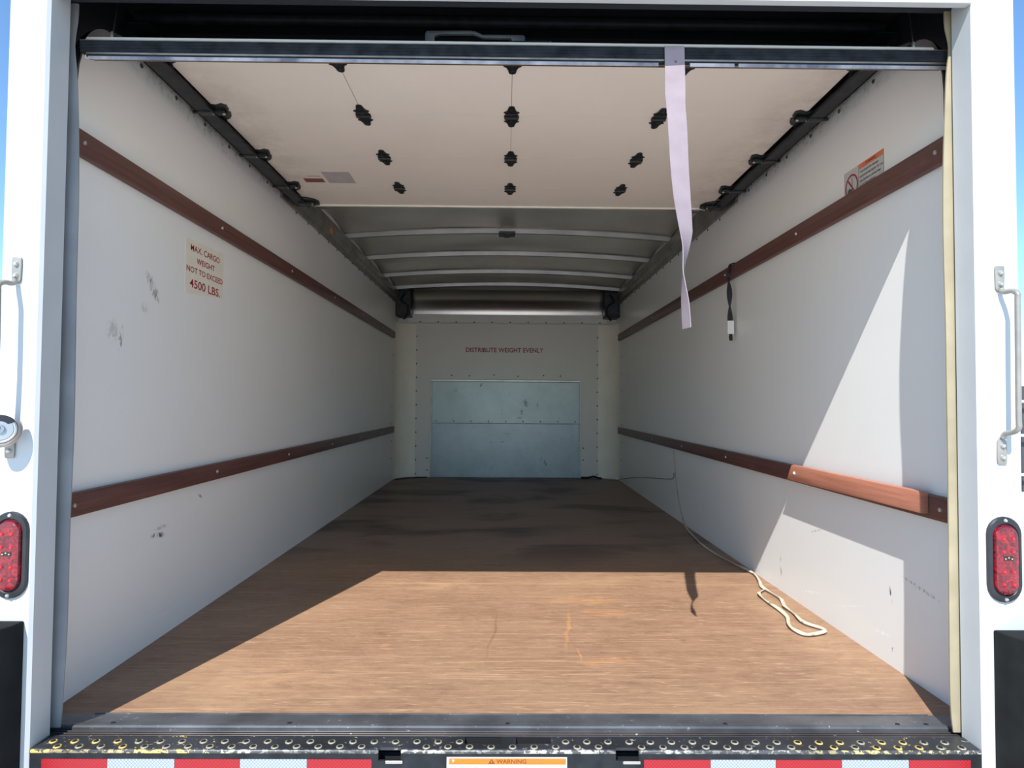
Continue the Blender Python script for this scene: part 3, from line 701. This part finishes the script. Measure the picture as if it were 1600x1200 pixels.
# hairline scratches / cord along the panels
for xx, y0, y1 in ((-0.503, 1.80, 2.10), (0.012, 1.80, 2.52)):
    B().box(xx-0.0008, xx+0.0008, y0, y1, ZD-0.0006, ZD).build('panel_crease', M['crease'], door)
# tracks
def track(sg, x_in, x_out, x_lip):
    b = B()
    a, c = sorted((x_in, x_out))
    b.box(a, c, 1.72, 3.16, ZD-0.012, ZD-0.007)            # lower flange
    b.box(min(x_out, x_out-sg*0.004), max(x_out, x_out-sg*0.004), 1.72, 3.16, ZD-0.012, ZD+0.05)
    b.box(a, c, 1.72, 3.16, ZD+0.047, ZD+0.05)
    b.box(min(x_in, x_in+sg*0.006), max(x_in, x_in+sg*0.006), 1.72, 3.16, ZD-0.020, ZD-0.007, 0.0015, 1)
    # curve down to the vertical run
    path = [(1.72, ZD-0.0095)]
    for k in range(1, 9):
        t = math.radians(90*k/8); path.append((1.72-0.215*math.sin(t), ZD-0.0095-0.215*(1-math.cos(t))))
    for (ya, za), (yb, zb) in zip(path, path[1:]):
        d = Vector((0, yb-ya, zb-za)).normalized(); n = Vector((0, -d.z, d.y))*0.0025
        xx0, xx1 = (x_out, x_out-sg*0.022)
        xx0, xx1 = sorted((xx0, xx1))
        va = [b.bm.verts.new(Vector((xx, yy, zz))+nn) for xx in (xx0, xx1) for (yy, zz) in ((ya, za), (yb, zb)) for nn in (n, -n)]
        for f in ((0,1,3,2), (4,6,7,5), (0,4,5,1), (2,3,7,6), (0,2,6,4), (1,5,7,3)): b.bm.faces.new([va[i] for i in f])
    xx0, xx1 = sorted((x_out, x_out-sg*0.022))
    b.box(xx0, xx1, 1.5025, 1.5075, 0.012, ZD-0.22)
    b.box(xx0, xx1, 1.462, 1.4665, 0.012, 1.54)
    b.box(*sorted((x_out, x_out-sg*0.004)), 1.462, 1.5075, 0.012, 1.54)
    return b
track(-1, -1.000, -1.064, 0).build('door_track', M['track'], door)
track(1, 1.030, 1.090, 0).build('door_track', M['track'], door)
# lift cables, end discs, latch seen over the bottom rail
for xx in (-0.950, 0.983):
    c = B().tube([(xx, 1.488, 1.616), (xx+0.001, 1.50, 1.70), (xx-0.001, 1.52, 1.84)], 0.0018, 8).build('lift_cable', M['silver'], door, True)
    B().lathe([(0, 0), (0.0032, 0.001), (0.0042, 0.004), (0.0042, 0.018), (0.003, 0.022), (0, 0.022)], (xx, 1.488, 1.612), 'z', 10).build('ferrule', M['bolt'], c, True)
    B().box(xx-0.0052, xx-0.0036, 1.484, 1.492, 1.5955, 1.611, 0.0005, 1).box(xx+0.0022, xx+0.0038, 1.484, 1.492, 1.5955, 1.611, 0.0005, 1).box(xx-0.011, xx-0.009, 1.484, 1.49, 1.5955, 1.601).box(xx+0.010, xx+0.012, 1.484, 1.49, 1.5955, 1.602).tube([(xx-0.006, 1.488, 1.611), (xx+0.006, 1.488, 1.611)], 0.002, 6).build('clevis', M['bolt'], c)
for xx in (-0.985, 1.015):
    B().lathe([(0, 0), (0.034, 0), (0.034, 0.006), (0.030, 0.008), (0, 0.008)], (xx, 1.497, 1.6125), 'y', 28).build('cable_drum', M['drum'], door, True)
lt = B()
lt.prism([(-0.2015, 1.6025), (-0.2020, 1.650), (-0.1980, 1.6570), (-0.090, 1.6590), (-0.080, 1.6570), (-0.062, 1.6490), (0.036, 1.6490), (0.040, 1.6450), (0.040, 1.6025), (0.018, 1.6025), (0.006, 1.6420), (-0.062, 1.6420), (-0.084, 1.6510), (-0.168, 1.6500), (-0.179, 1.6450), (-0.181, 1.6025)], 1.494, 1.504, 'xz', 0.0015)
for v in lt.bm.verts: v.co.z -= 0.006
lt.build('latch_handle', M['latch'], door, True)
B().box(0.0, 0.105, 1.494, 1.5, 1.5955, 1.630, 0.002).build('latch_plate', M['black_steel'], door)
B().box(0.100, 0.103, 1.489, 1.493, 1.606, 1.626).box(-0.054, -0.051, 1.489, 1.493, 1.606, 1.619).build('latch_pin', M['latch'], door)

# ------------------------------------------------------------------ stickers
sg = thing('cargo_limit_sticker', 'cream sticker with red cargo weight limit lettering on the left wall', 'sticker', (XL, 2.27, 1.21))
B().prism([(2.1265, 1.3095), (2.4155, 1.3175), (2.4120, 1.1425), (2.1320, 1.1175)], XL, XL+0.0008, 'yz').build('backing', M['stk_y'], sg)
for s_, y0, y1, z, h in (('MAX. CARGO', 2.162, 2.380, 1.2725, 0.0220), ('WEIGHT', 2.205, 2.341, 1.2340, 0.0205), ('NOT TO EXCEED', 2.137, 2.408, 1.1968, 0.0205), ('4500 LBS.', 2.160, 2.388, 1.1450, 0.0300)):
    text('l', s_, M['red_ink'], sg, (XL+0.0008, y0, z), (0,1,0), (0,0,1), y1-y0, h, bold=0.012)
dw = thing('weight_lettering', 'small dark red lettering reading distribute weight evenly on the front wall', 'sign', (0, YF, 1.29))
text('l', 'DISTRIBUTE WEIGHT EVENLY', M['red_ink'], dw, (-0.408, YF-0.001, 1.264), (1,0,0), (0,0,1), 0.785, 0.046, bold=0.014)
ns = thing('no_smoking_sticker', 'white no smoking sticker with orange header above the right upper rail', 'sticker', (XR, 1.94, 1.47))
B().box(XR-0.0008, XR, 1.832, 2.047, 1.415, 1.5165).build('backing', M['stk_w'], ns)
B().box(XR-0.0013, XR-0.0008, 1.8325, 1.9635, 1.4995, 1.516).build('orange_band', M['orange_red'], ns)
B().box(XR-0.0013, XR-0.0008, 1.9635, 1.9645, 1.416, 1.516).box(XR-0.0013, XR-0.0008, 2.0462, 2.047, 1.416, 1.516).box(XR-0.0013, XR-0.0008, 1.832, 1.833, 1.416, 1.516).build('border_line', M['ink'], ns)
text('l', 'WARNING', M['maroon'], ns, (XR-0.0014, 1.925, 1.5035), (0,-1,0), (0,0,1), 0.055, 0.009, bold=0.02)
rg_ = B(); N = 28
ring_o = [(2.005+0.037*math.cos(2*math.pi*k/N), 1.4605+0.040*math.sin(2*math.pi*k/N)) for k in range(N)]
ring_i = [(2.005+0.031*math.cos(2*math.pi*k/N), 1.4605+0.034*math.sin(2*math.pi*k/N)) for k in range(N)]
vo = [rg_.bm.verts.new((XR-0.0016, *p)) for p in ring_o]; vi = [rg_.bm.verts.new((XR-0.0016, *p)) for p in ring_i]
for k in range(N): rg_.bm.faces.new((vo[k], vo[(k+1) % N], vi[(k+1) % N], vi[k]))
rg_.prism([(2.030, 1.486), (2.026, 1.4895), (1.980, 1.4350), (1.984, 1.4315)], XR-0.0018, XR-0.0014, 'yz')
rg_.build('prohibition_ring', M['red_ink'], ns)
B().box(XR-0.0013, XR-0.0008, 2.001, 2.0035, 1.452, 1.489).prism([(2.028, 1.438), (2.027, 1.452), (2.018, 1.4585), (2.008, 1.453), (2.0, 1.4500), (2.002, 1.4445), (2.012, 1.441), (2.020, 1.436)], XR-0.0013, XR-0.0008, 'yz').build('match_picture', M['ink'], ns)
for k, s_ in enumerate(('To prevent fire damage', 'and personal injury, do not', 'use, handle or smoke near', 'or in this vehicle.')):
    text('l', s_, M['ink'], ns, (XR-0.0009, 1.958, 1.4860-0.0145*k), (0,-1,0), (0,0,1), 0.00455*len(s_), 0.0085, bold=0.01)
dl = thing('door_label', 'small faded label with a red bar on the raised door, near left track', 'label', (-0.87, 2.79, ZD))
B().box(-0.915, -0.828, 2.788, 2.836, ZD-0.0008, ZD).build('red_bar', M['red_bar'], dl)
text('l', 'CAUTION', M['ink'], dl, (-0.885, 2.762, ZD-0.001), (1,0,0), (0,-1,0), 0.055, 0.012)
dl2 = B().box(-0.812, -0.690, 2.705, 2.842, ZD-0.0008, ZD)
dl2 = thing('door_label', 'faded lilac square label on the raised door beside the red bar', 'label', (-0.75, 2.77, ZD)) if False else dl2
o = dl2.build('faded_label', M['lilac']); tag(o, 'faded lilac square label on the raised door, right of the small red bar', 'label')
ot = B().box(-1.0640, -1.0585, 3.74, 3.80, 1.765, 1.800, 0.001, 1).build('marker_tag', M['orange_tag']); tag(ot, 'small amber tag stuck on the left roof rail behind the door', 'tag')

# ------------------------------------------------------------------ access panel on the front wall
ap = thing('access_panel', 'scuffed grey galvanised metal panel low on the front wall', 'metal panel', (0, YF, 0))
B().box(-0.745, 0.742, 6.333, 6.344, 0.002, 0.543, 0.002, 1).build('lower_sheet', M['acc2'], ap)
B().box(-0.745, 0.742, 6.331, 6.344, 0.546, 0.963, 0.002, 1).build('upper_sheet', M['acc1'], ap)
B().box(-0.752, 0.749, 6.322, 6.344, 0.963, 0.984, 0.003).build('frame_top', M['galv'], ap)
B().box(-0.757, -0.745, 6.322, 6.344, 0.001, 0.984, 0.003).build('frame_side', M['galv'], ap)
B().box(0.742, 0.754, 6.322, 6.344, 0.001, 0.984, 0.003).build('frame_side', M['galv'], ap)
for k in range(9): link('rivet', fr, ap, (-0.70+0.175*k, 6.331, 0.565))

# ------------------------------------------------------------------ wooden cargo rails
def cargo_rail(label, side, z0, z1, screws, y0=1.545, y1=6.02):
    x0, x1 = (XL, -1.070) if side < 0 else (1.095, XR)
    b = B().box(x0, x1, y0, y1 + (0.03 if side < 0 else 0.12), z0, z1, 0.003, 2)
    o = b.build('cargo_rail', M['wood'], None, True); tag(o, label, 'wooden rail', 'wooden cargo rails on the side walls')
    xs = -1.070 if side < 0 else 1.095; d = 1 if side < 0 else -1
    m = B().lathe([(0, 0), (0.0065, 0), (0.0055, 0.003*d), (0.003, 0.0042*d), (0, 0.0045*d)], (0, 0, 0), 'x', 12).mesh('screw', M['bolt'], True)
    for y in screws: link('screw', m, o, (xs, y, (z0+z1)/2))
    return o
SC = (1.578, 2.35, 3.12, 3.90, 4.68, 5.45)
cargo_rail('dark wooden rail high on the left wall', -1, 1.370, 1.432, SC)
cargo_rail('dark wooden rail low on the left wall', -1, 0.460, 0.519, SC)
cargo_rail('dark wooden rail high on the right wall with a black strap on it', 1, 1.368, 1.432, SC)
cargo_rail('dark wooden rail low on the right wall behind the bolted-on board', 1, 0.460, 0.521, (1.578, 3.12, 3.90, 4.68, 5.45))
pb = B().prism([(1.6200, 0.4735), (1.6205, 0.5230), (1.6270, 0.5295), (2.3480, 0.5275), (2.3580, 0.5230), (2.394, 0.4680)], 1.073, 1.0948, 'yz', 0.003).build('patch_board', M['patch'], None, True)
tag(pb, 'short lighter reddish board screwed over the lower right rail', 'wooden board')
link('screw', B().lathe([(0, 0), (0.006, 0), (0.005, -0.003), (0, -0.004)], (0, 0, 0), 'x', 10).mesh('screw', M['tagw']), pb, (1.073, 2.330, 0.498))
B().prism([(2.085, 0.524), (2.079, 0.524), (2.035, 0.487), (2.030, 0.478), (2.040, 0.486)], 1.0732, 1.0742, 'yz').build('split', M['ink_brown'], pb)

# ------------------------------------------------------------------ pull strap
def pull_strap():
    cen, wid, nor = [], [], []
    P = [(1.500, 0.392, 1.6045, 0, 1), (1.47, 0.392, 1.6045, 0, 1), (1.453, 0.3915, 1.6030, 0, .5)]
    keys = [(1.590, 0.3915, 0.0232, 0, 1.4510), (1.53, 0.3922, 0.0232, -4, 1.450), (1.485, 0.3925, 0.0230, -12, 1.449), (1.455, 0.3930, 0.0230, 4, 1.447), (1.40, 0.3960, 0.0225, 2, 1.443), (1.30, 0.4005, 0.0222, 8, 1.441), (1.23, 0.4060, 0.0222, 16, 1.440),
            (1.17, 0.4130, 0.0220, 30, 1.440), (1.15, 0.4150, 0.0220, 36, 1.440), (1.117, 0.4145, 0.0215, 54, 1.440), (1.085, 0.4110, 0.0210, 66, 1.440), (1.057, 0.4078, 0.0210, 75, 1.440), (1.02, 0.4095, 0.0215, 87, 1.440), (0.98, 0.4130, 0.0215, 97, 1.440), (0.9268, 0.4162, 0.0215, 99, 1.440)]
    pts = catmull([(k[1], k[4], k[0]) for k in keys], 5); aux = catmull([(k[2], math.radians(k[3]), 0) for k in keys], 5)
    cen += [(0.3915, 1.500, 1.5968), (0.3915, 1.460, 1.5968), (0.3915, 1.4525, 1.5955)]
    wid += [(0.0232, 0, 0)]*3; nor += [(0, 0, 1), (0, -0.3, 1), (0, -1, 1)]
    for p, a in zip(pts, aux):
        cen.append(p); w = a[0]; t = a[1]
        wid.append((w*math.cos(t), w*math.sin(t), 0)); nor.append((math.sin(t), -math.cos(t), 0))
    b = B().ribbon(cen, wid, nor, 0.0018)
    o = b.build('pull_strap', M['web'], None, True)
    tag(o, 'long pale pink webbing strap hanging from the door bottom rail, twisted near its end', 'strap')
    link('rivet', B().lathe([(0, 0), (0.003, 0), (0.002, -0.0015), (0, -0.002)], (0, 0, 0), 'y', 8).mesh('rivet', M['ink']), o, (0.394, 1.4495, 1.557))
pull_strap()

# black strap on right upper rail
def black_strap():
    t = thing('tie_strap', 'black twisted strap with white tag hanging from the right upper rail', 'strap', (1.085, 3.02, 1.24))
    path = catmull([(1.112, 3.03, 1.434), (1.100, 3.025, 1.4400), (1.088, 3.03, 1.430), (1.087, 3.04, 1.40), (1.086, 3.045, 1.372), (1.082, 3.03, 1.345), (1.081, 3.02, 1.30), (1.082, 3.02, 1.24), (1.083, 3.02, 1.20), (1.084, 3.02, 1.158)], 5)
    cen = path; wid = []; nor = []
    for p in path:
        z = p[2]
        w = 0.007 if z > 1.36 else 0.0035+0.0085*abs(math.sin((1.352-z)*math.pi/0.125))
        wid.append((w, -0.35*w, 0) if z < 1.39 else (w*0.5, -w, 0.0)); nor.append((0.35, 1, 0.0) if z < 1.39 else (1, 0.5, 0.2))
    B().ribbon(cen, wid, nor, 0.005).build('strap', M['black_web'], t, True)
    B().box(1.070, 1.1015, 3.014, 3.024, 1.092, 1.157, 0.002).build('tag', M['tagw'], t)
    B().tube([(1.086, 3.019, 1.092), (1.086, 3.019, 1.080), (1.087, 3.019, 1.066), (1.087, 3.019, 1.060)], [0.0070, 0.0085, 0.0085, 0.005], 10).build('strap_end', M['black_web'], t, True)
black_strap()

# white webbing on the floor
def cord():
    F_ = [(1.056,3.451),(1.044,3.373),(1.046,3.2),(1.056,3.043),(1.075,2.924),(1.092,2.815),(1.094,2.752),(1.073,2.654),(1.051,2.581),(1.053,2.529),(1.059,2.43),(1.046,2.368),(1.032,2.324),(1.035,2.254),(1.023,2.157),(1.059,2.103),(1.046,2.068),(0.982,2.045),(0.96,2.078),(0.961,2.132),(0.991,2.214),(0.997,2.288),(0.994,2.398),(0.999,2.478),(1.032,2.528),(1.055,2.545)]
    wallp = [(1.105,4.128,0.442),(1.110,4.113,0.338),(1.113,4.083,0.217),(1.113,4.009,0.105),(1.108,3.92,0.03),(1.09,3.78,0.006),(1.07,3.6,0.005)]
    P = wallp + [(x, y, 0.005+0.004*abs(math.sin(i*1.7))) for i, (x, y) in enumerate(F_)]
    pts = catmull(P, 6); cen, wid, nor = [], [], []
    for i, p in enumerate(pts):
        t = (pts[min(i+1, len(pts)-1)]-pts[max(i-1, 0)]).normalized()
        if p.y > 3.95: n = Vector((-1, 0, 0)); w = 0.004
        else: n = Vector((0.55*math.sin(i*0.33), 0.25*math.cos(i*0.2), 1)).normalized(); w = 0.0062 if p.y < 2.75 else 0.005
        s_ = t.cross(n).normalized(); n = s_.cross(t)
        cen.append(p+Vector((0, 0, 0.002))); wid.append(s_*w); nor.append(n)
    o = B().ribbon(cen, wid, nor, 0.0022).build('webbing_cord', M['rope'], None, True)
    tag(o, 'cream flat cord looped on the floor along the right wall', 'cord')
cord()
o = B().tube(catmull([(1.108, 4.13, 0.300), (1.112, 4.16, 0.262), (1.114, 4.29, 0.240), (1.114, 4.56, 0.212), (1.114, 5.21, 0.142), (1.110, 5.915, 0.047), (1.07, 6.05, 0.015), (1.00, 6.17, 0.005)], 5), 0.003, 6).build('thin_cord', M['cord'], None, True)
tag(o, 'thin dark cord sagging low along the far end of the right wall', 'cord')
o = B().tube(catmull([(0.76, 6.29, 0.011), (0.82, 6.26, 0.014), (0.88, 6.28, 0.022), (0.92, 6.25, 0.014), (0.95, 6.22, 0.011)], 5), 0.010, 8).build('cable', M['black_web'], None, True)
tag(o, 'short black cable on the floor in the far right corner', 'cable')
o = B().tube(catmull([(-1.06, 6.08, 0.006), (-0.98, 6.15, 0.012), (-0.90, 6.24, 0.008), (-0.78, 6.28, 0.007)], 5), 0.006, 8).build('cable', M['black_web'], None, True)
tag(o, 'thin black cable on the floor in the far left corner', 'cable')

# ------------------------------------------------------------------ tail lights
def stadium(hw, hh, n=10):
    r = hw; c = hh-hw; pts = []
    for k in range(n+1): a = math.pi*k/n; pts.append((r*math.cos(a), c+r*math.sin(a)))
    for k in range(n+1): a = math.pi+math.pi*k/n; pts.append((r*math.cos(a), -c+r*math.sin(a)))
    return pts
def loft(layers, origin):
    """layers of (hw, hh, y offset)"""
    b = B(); rows = []
    for hw, hh, yo in layers:
        rows.append([b.bm.verts.new((origin[0]+x, origin[1]+yo, origin[2]+z)) for x, z in stadium(hw, hh)])
    m = len(rows[0])
    for a, c in zip(rows, rows[1:]):
        for k in range(m): b.bm.faces.new((a[k], a[(k+1) % m], c[(k+1) % m], c[k]))
    b.bm.faces.new(rows[-1]); b.bm.faces.new(rows[0][::-1])
    bmesh.ops.recalc_face_normals(b.bm, faces=b.bm.faces[:]); return b
led = B().lathe([(0, -0.0035), (0.0028, -0.0025), (0.0036, 0), (0, 0.0005)], (0, 0, 0), 'y', 10).mesh('bulb', M['led'], True)
chip = B().lathe([(0, -0.002), (0.0016, -0.001), (0.0018, 0.001), (0, 0.001)], (0, 0, 0), 'y', 8).mesh('chip', M['amber'], True)
lsc = B().lathe([(0, -0.003), (0.003, -0.0025), (0.0042, 0), (0, 0.0005)], (0, 0, 0), 'y', 10).mesh('screw', M['bolt'], True)
def tail_light(xc, label):
    zc = 0.4205; o = (xc, YP, zc)
    t = thing('tail_light', label, 'tail light', o, 'oval tail lights on the rear posts')
    loft([(0.0375, 0.092, 0.0), (0.0375, 0.092, -0.004), (0.0350, 0.0895, -0.007), (0.0290, 0.079, -0.008), (0.0265, 0.0760, -0.005)], o).build('bezel', M['lamp_black'], t, True)
    loft([(0.0258, 0.0752, -0.0045), (0.0252, 0.0745, -0.0095), (0.0235, 0.0725, -0.0125), (0.0180, 0.0665, -0.0140)], o).build('lens', M['lens'], t, True)
    for z in (0.031, 0.046-0.096, -0.028, 0.051): pass
    for z in (0.047, 0.0195, -0.0235, -0.0505):
        for dx in (-0.0105, 0.0105): link('bulb', led, t, (xc+dx, YP-0.0140, zc+z))
    w = B().box(xc-0.0105, xc+0.0105, YP-0.0152, YP-0.0138, zc+0.0005, zc+0.0095, 0.0006, 1).build('chip_window', M['lamp_black'], t)
    for dx, dz in ((-0.007, 0.004), (0.0, 0.0065), (0.007, 0.004)): link('chip', chip, w, (xc+dx, YP-0.0153, zc+dz))
    for dz in (0.0845, -0.0845): link('screw', lsc, t, (xc, YP-0.0078, zc+dz))
tail_light(-1.0530, 'red oval tail light in black bezel on the left rear post')
tail_light(1.0800, 'red oval tail light in black bezel on the right rear post')

# ------------------------------------------------------------------ grab handles
def grab(xt, xb, label, out):
    t = thing('grab_handle', label, 'grab handle', (xt, YP, 0.84), 'grab handles on the rear posts')
    zt, zb = 1.030, 0.655; yo = YP-0.045
    path = catmull([(xt, YP-0.006, zt-0.024), (xt+0.001*out, YP-0.014, zt-0.030), (xt+0.003*out, YP-0.032, zt-0.031), (xt+0.004*out, yo, zt-0.040), (xt+0.004*out, yo, zt-0.060), (xt+0.003*out, yo, 0.84), (xb+0.003*out, yo, zb+0.075), (xb+0.003*out, yo, zb+0.052), (xb+0.001*out, YP-0.034, zb+0.042), (xb, YP-0.014, zb+0.038), (xb, YP-0.006, zb+0.028)], 6)
    B().tube(path, 0.0055, 12).build('grip', M['steel_w'], t, True)
    bolt = B().lathe([(0, -0.006), (0.0035, -0.0055), (0.0055, -0.002), (0.0058, 0), (0, 0)], (0, 0, 0), 'y', 12).mesh('bolt', M['chrome'], True)
    wash = B().lathe([(0, 0), (0.0028, -0.0062), (0.0020, -0.0068), (0, -0.0068)], (0, 0, 0), 'y', 6).mesh('socket', M['chrome2'])
    for x, z in ((xt, zt), (xb, zb)):
        pts = [(x-0.0095, z-0.020), (x-0.0105, z+0.012), (x-0.010, z+0.026), (x-0.008, z+0.029), (x+0.008, z+0.029), (x+0.010, z+0.026), (x+0.0105, z+0.012), (x+0.0095, z-0.020), (x+0.006, z-0.026), (x-0.006, z-0.026)]
        if z == zb: pts = [(px, 2*z-pz) for px, pz in pts]
        B().prism(pts, YP-0.0045, YP-0.0002, 'xz', 0.0012).build('mounting_tab', M['steel_w'], t, True)
        for dz in (0.014, -0.011) if z == zt else (-0.014, 0.011):
            link('bolt', bolt, t, (x, YP-0.0045, z+dz))
grab(-1.0580, -1.0610, 'pale steel grab handle on the left rear post with a padlock through it', -1)
grab(1.0800, 1.0790, 'pale steel grab handle on the right rear post without a padlock', 1)

# round padlock hanging on the left handle
def padlock():
    c = Vector((-1.0540, 1.322, 0.688)); Rm = Matrix.Rotation(math.radians(-10), 3, 'X') @ Matrix.Rotation(math.radians(32), 3, 'Z')
    t = thing('padlock', 'round chrome disc padlock hooked on the left grab handle', 'padlock', c)
    def put(b, name, mat, smooth=True, parent=t):
        for v in b.bm.verts: v.co = Rm @ v.co + c
        return b.build(name, mat, parent, smooth)
    # disc with a notch cut at the top
    prof = [(0.0, -0.0118), (0.0225, -0.0118), (0.0232, -0.0105), (0.0245, -0.0105), (0.0260, -0.0112), (0.0320, -0.0085), (0.0362, -0.003), (0.0375, 0.0), (0.0362, 0.003), (0.032, 0.009), (0.0, 0.0118)]
    b = B(); seg = 48; rings = []
    def rad(a, r):
        d = abs((a-math.radians(78)+math.pi) % (2*math.pi)-math.pi)
        lim = 0.0165 if d < math.radians(34) else 9
        return min(r, lim)
    for r, h in prof: rings.append([b.bm.verts.new((rad(2*math.pi*k/seg, r)*math.cos(2*math.pi*k/seg), h, rad(2*math.pi*k/seg, r)*math.sin(2*math.pi*k/seg))) for k in range(seg)])
    for i in range(len(rings)-1):
        for k in range(seg): b.bm.faces.new((rings[i][k], rings[i][(k+1) % seg], rings[i+1][(k+1) % seg], rings[i+1][k]))
    bmesh.ops.remove_doubles(b.bm, verts=b.bm.verts[:], dist=1e-6); bmesh.ops.recalc_face_normals(b.bm, faces=b.bm.faces[:])
    put(b, 'body', M['chrome'])
    put(B().tube([(0.0265*math.cos(a), 0.0, 0.0265*math.sin(a)) for a in [math.radians(40+76*k/12) for k in range(13)]], 0.0045, 10), 'shackle', M['chrome'])
    put(B().lathe([(0, -0.0122), (0.0085, -0.0122), (0.0090, -0.0150), (0.0078, -0.0160), (0, -0.0160)], (0, 0, 0), 'y', 24), 'lock_cylinder', M['chrome2'])
    put(B().box(-0.0010, 0.0010, -0.0166, -0.0159, -0.0045, 0.0045), 'keyhole', M['hole'], False)
    put(B().lathe([(0.0290, -0.0098), (0.0296, -0.0104), (0.0303, -0.0098), (0.0300, -0.0092)], (0, 0, 0), 'y', 40), 'rim_groove', M['lamp_black'])
padlock()

# ------------------------------------------------------------------ dock bumpers
def dock(label, xi, sg, z):
    pts = [(xi, YP-0.0005), (xi+sg*0.001, 1.330), (xi+sg*0.018, 1.282), (xi+sg*0.034, 1.235), (xi+sg*0.062, 1.205), (xi+sg*0.16, 1.195), (xi+sg*0.16, YP-0.0005)]
    o = B().prism(pts, -0.45, z, 'xy', 0.004).build('dock_bumper', M['rubber'], None, True)
    tag(o, label, 'dock bumper', 'black rubber dock bumpers')
dock('black rubber bumper below the left tail light', -1.0215, -1, 0.2820)
dock('black rubber bumper below the right tail light', 1.0560, 1, 0.2700)
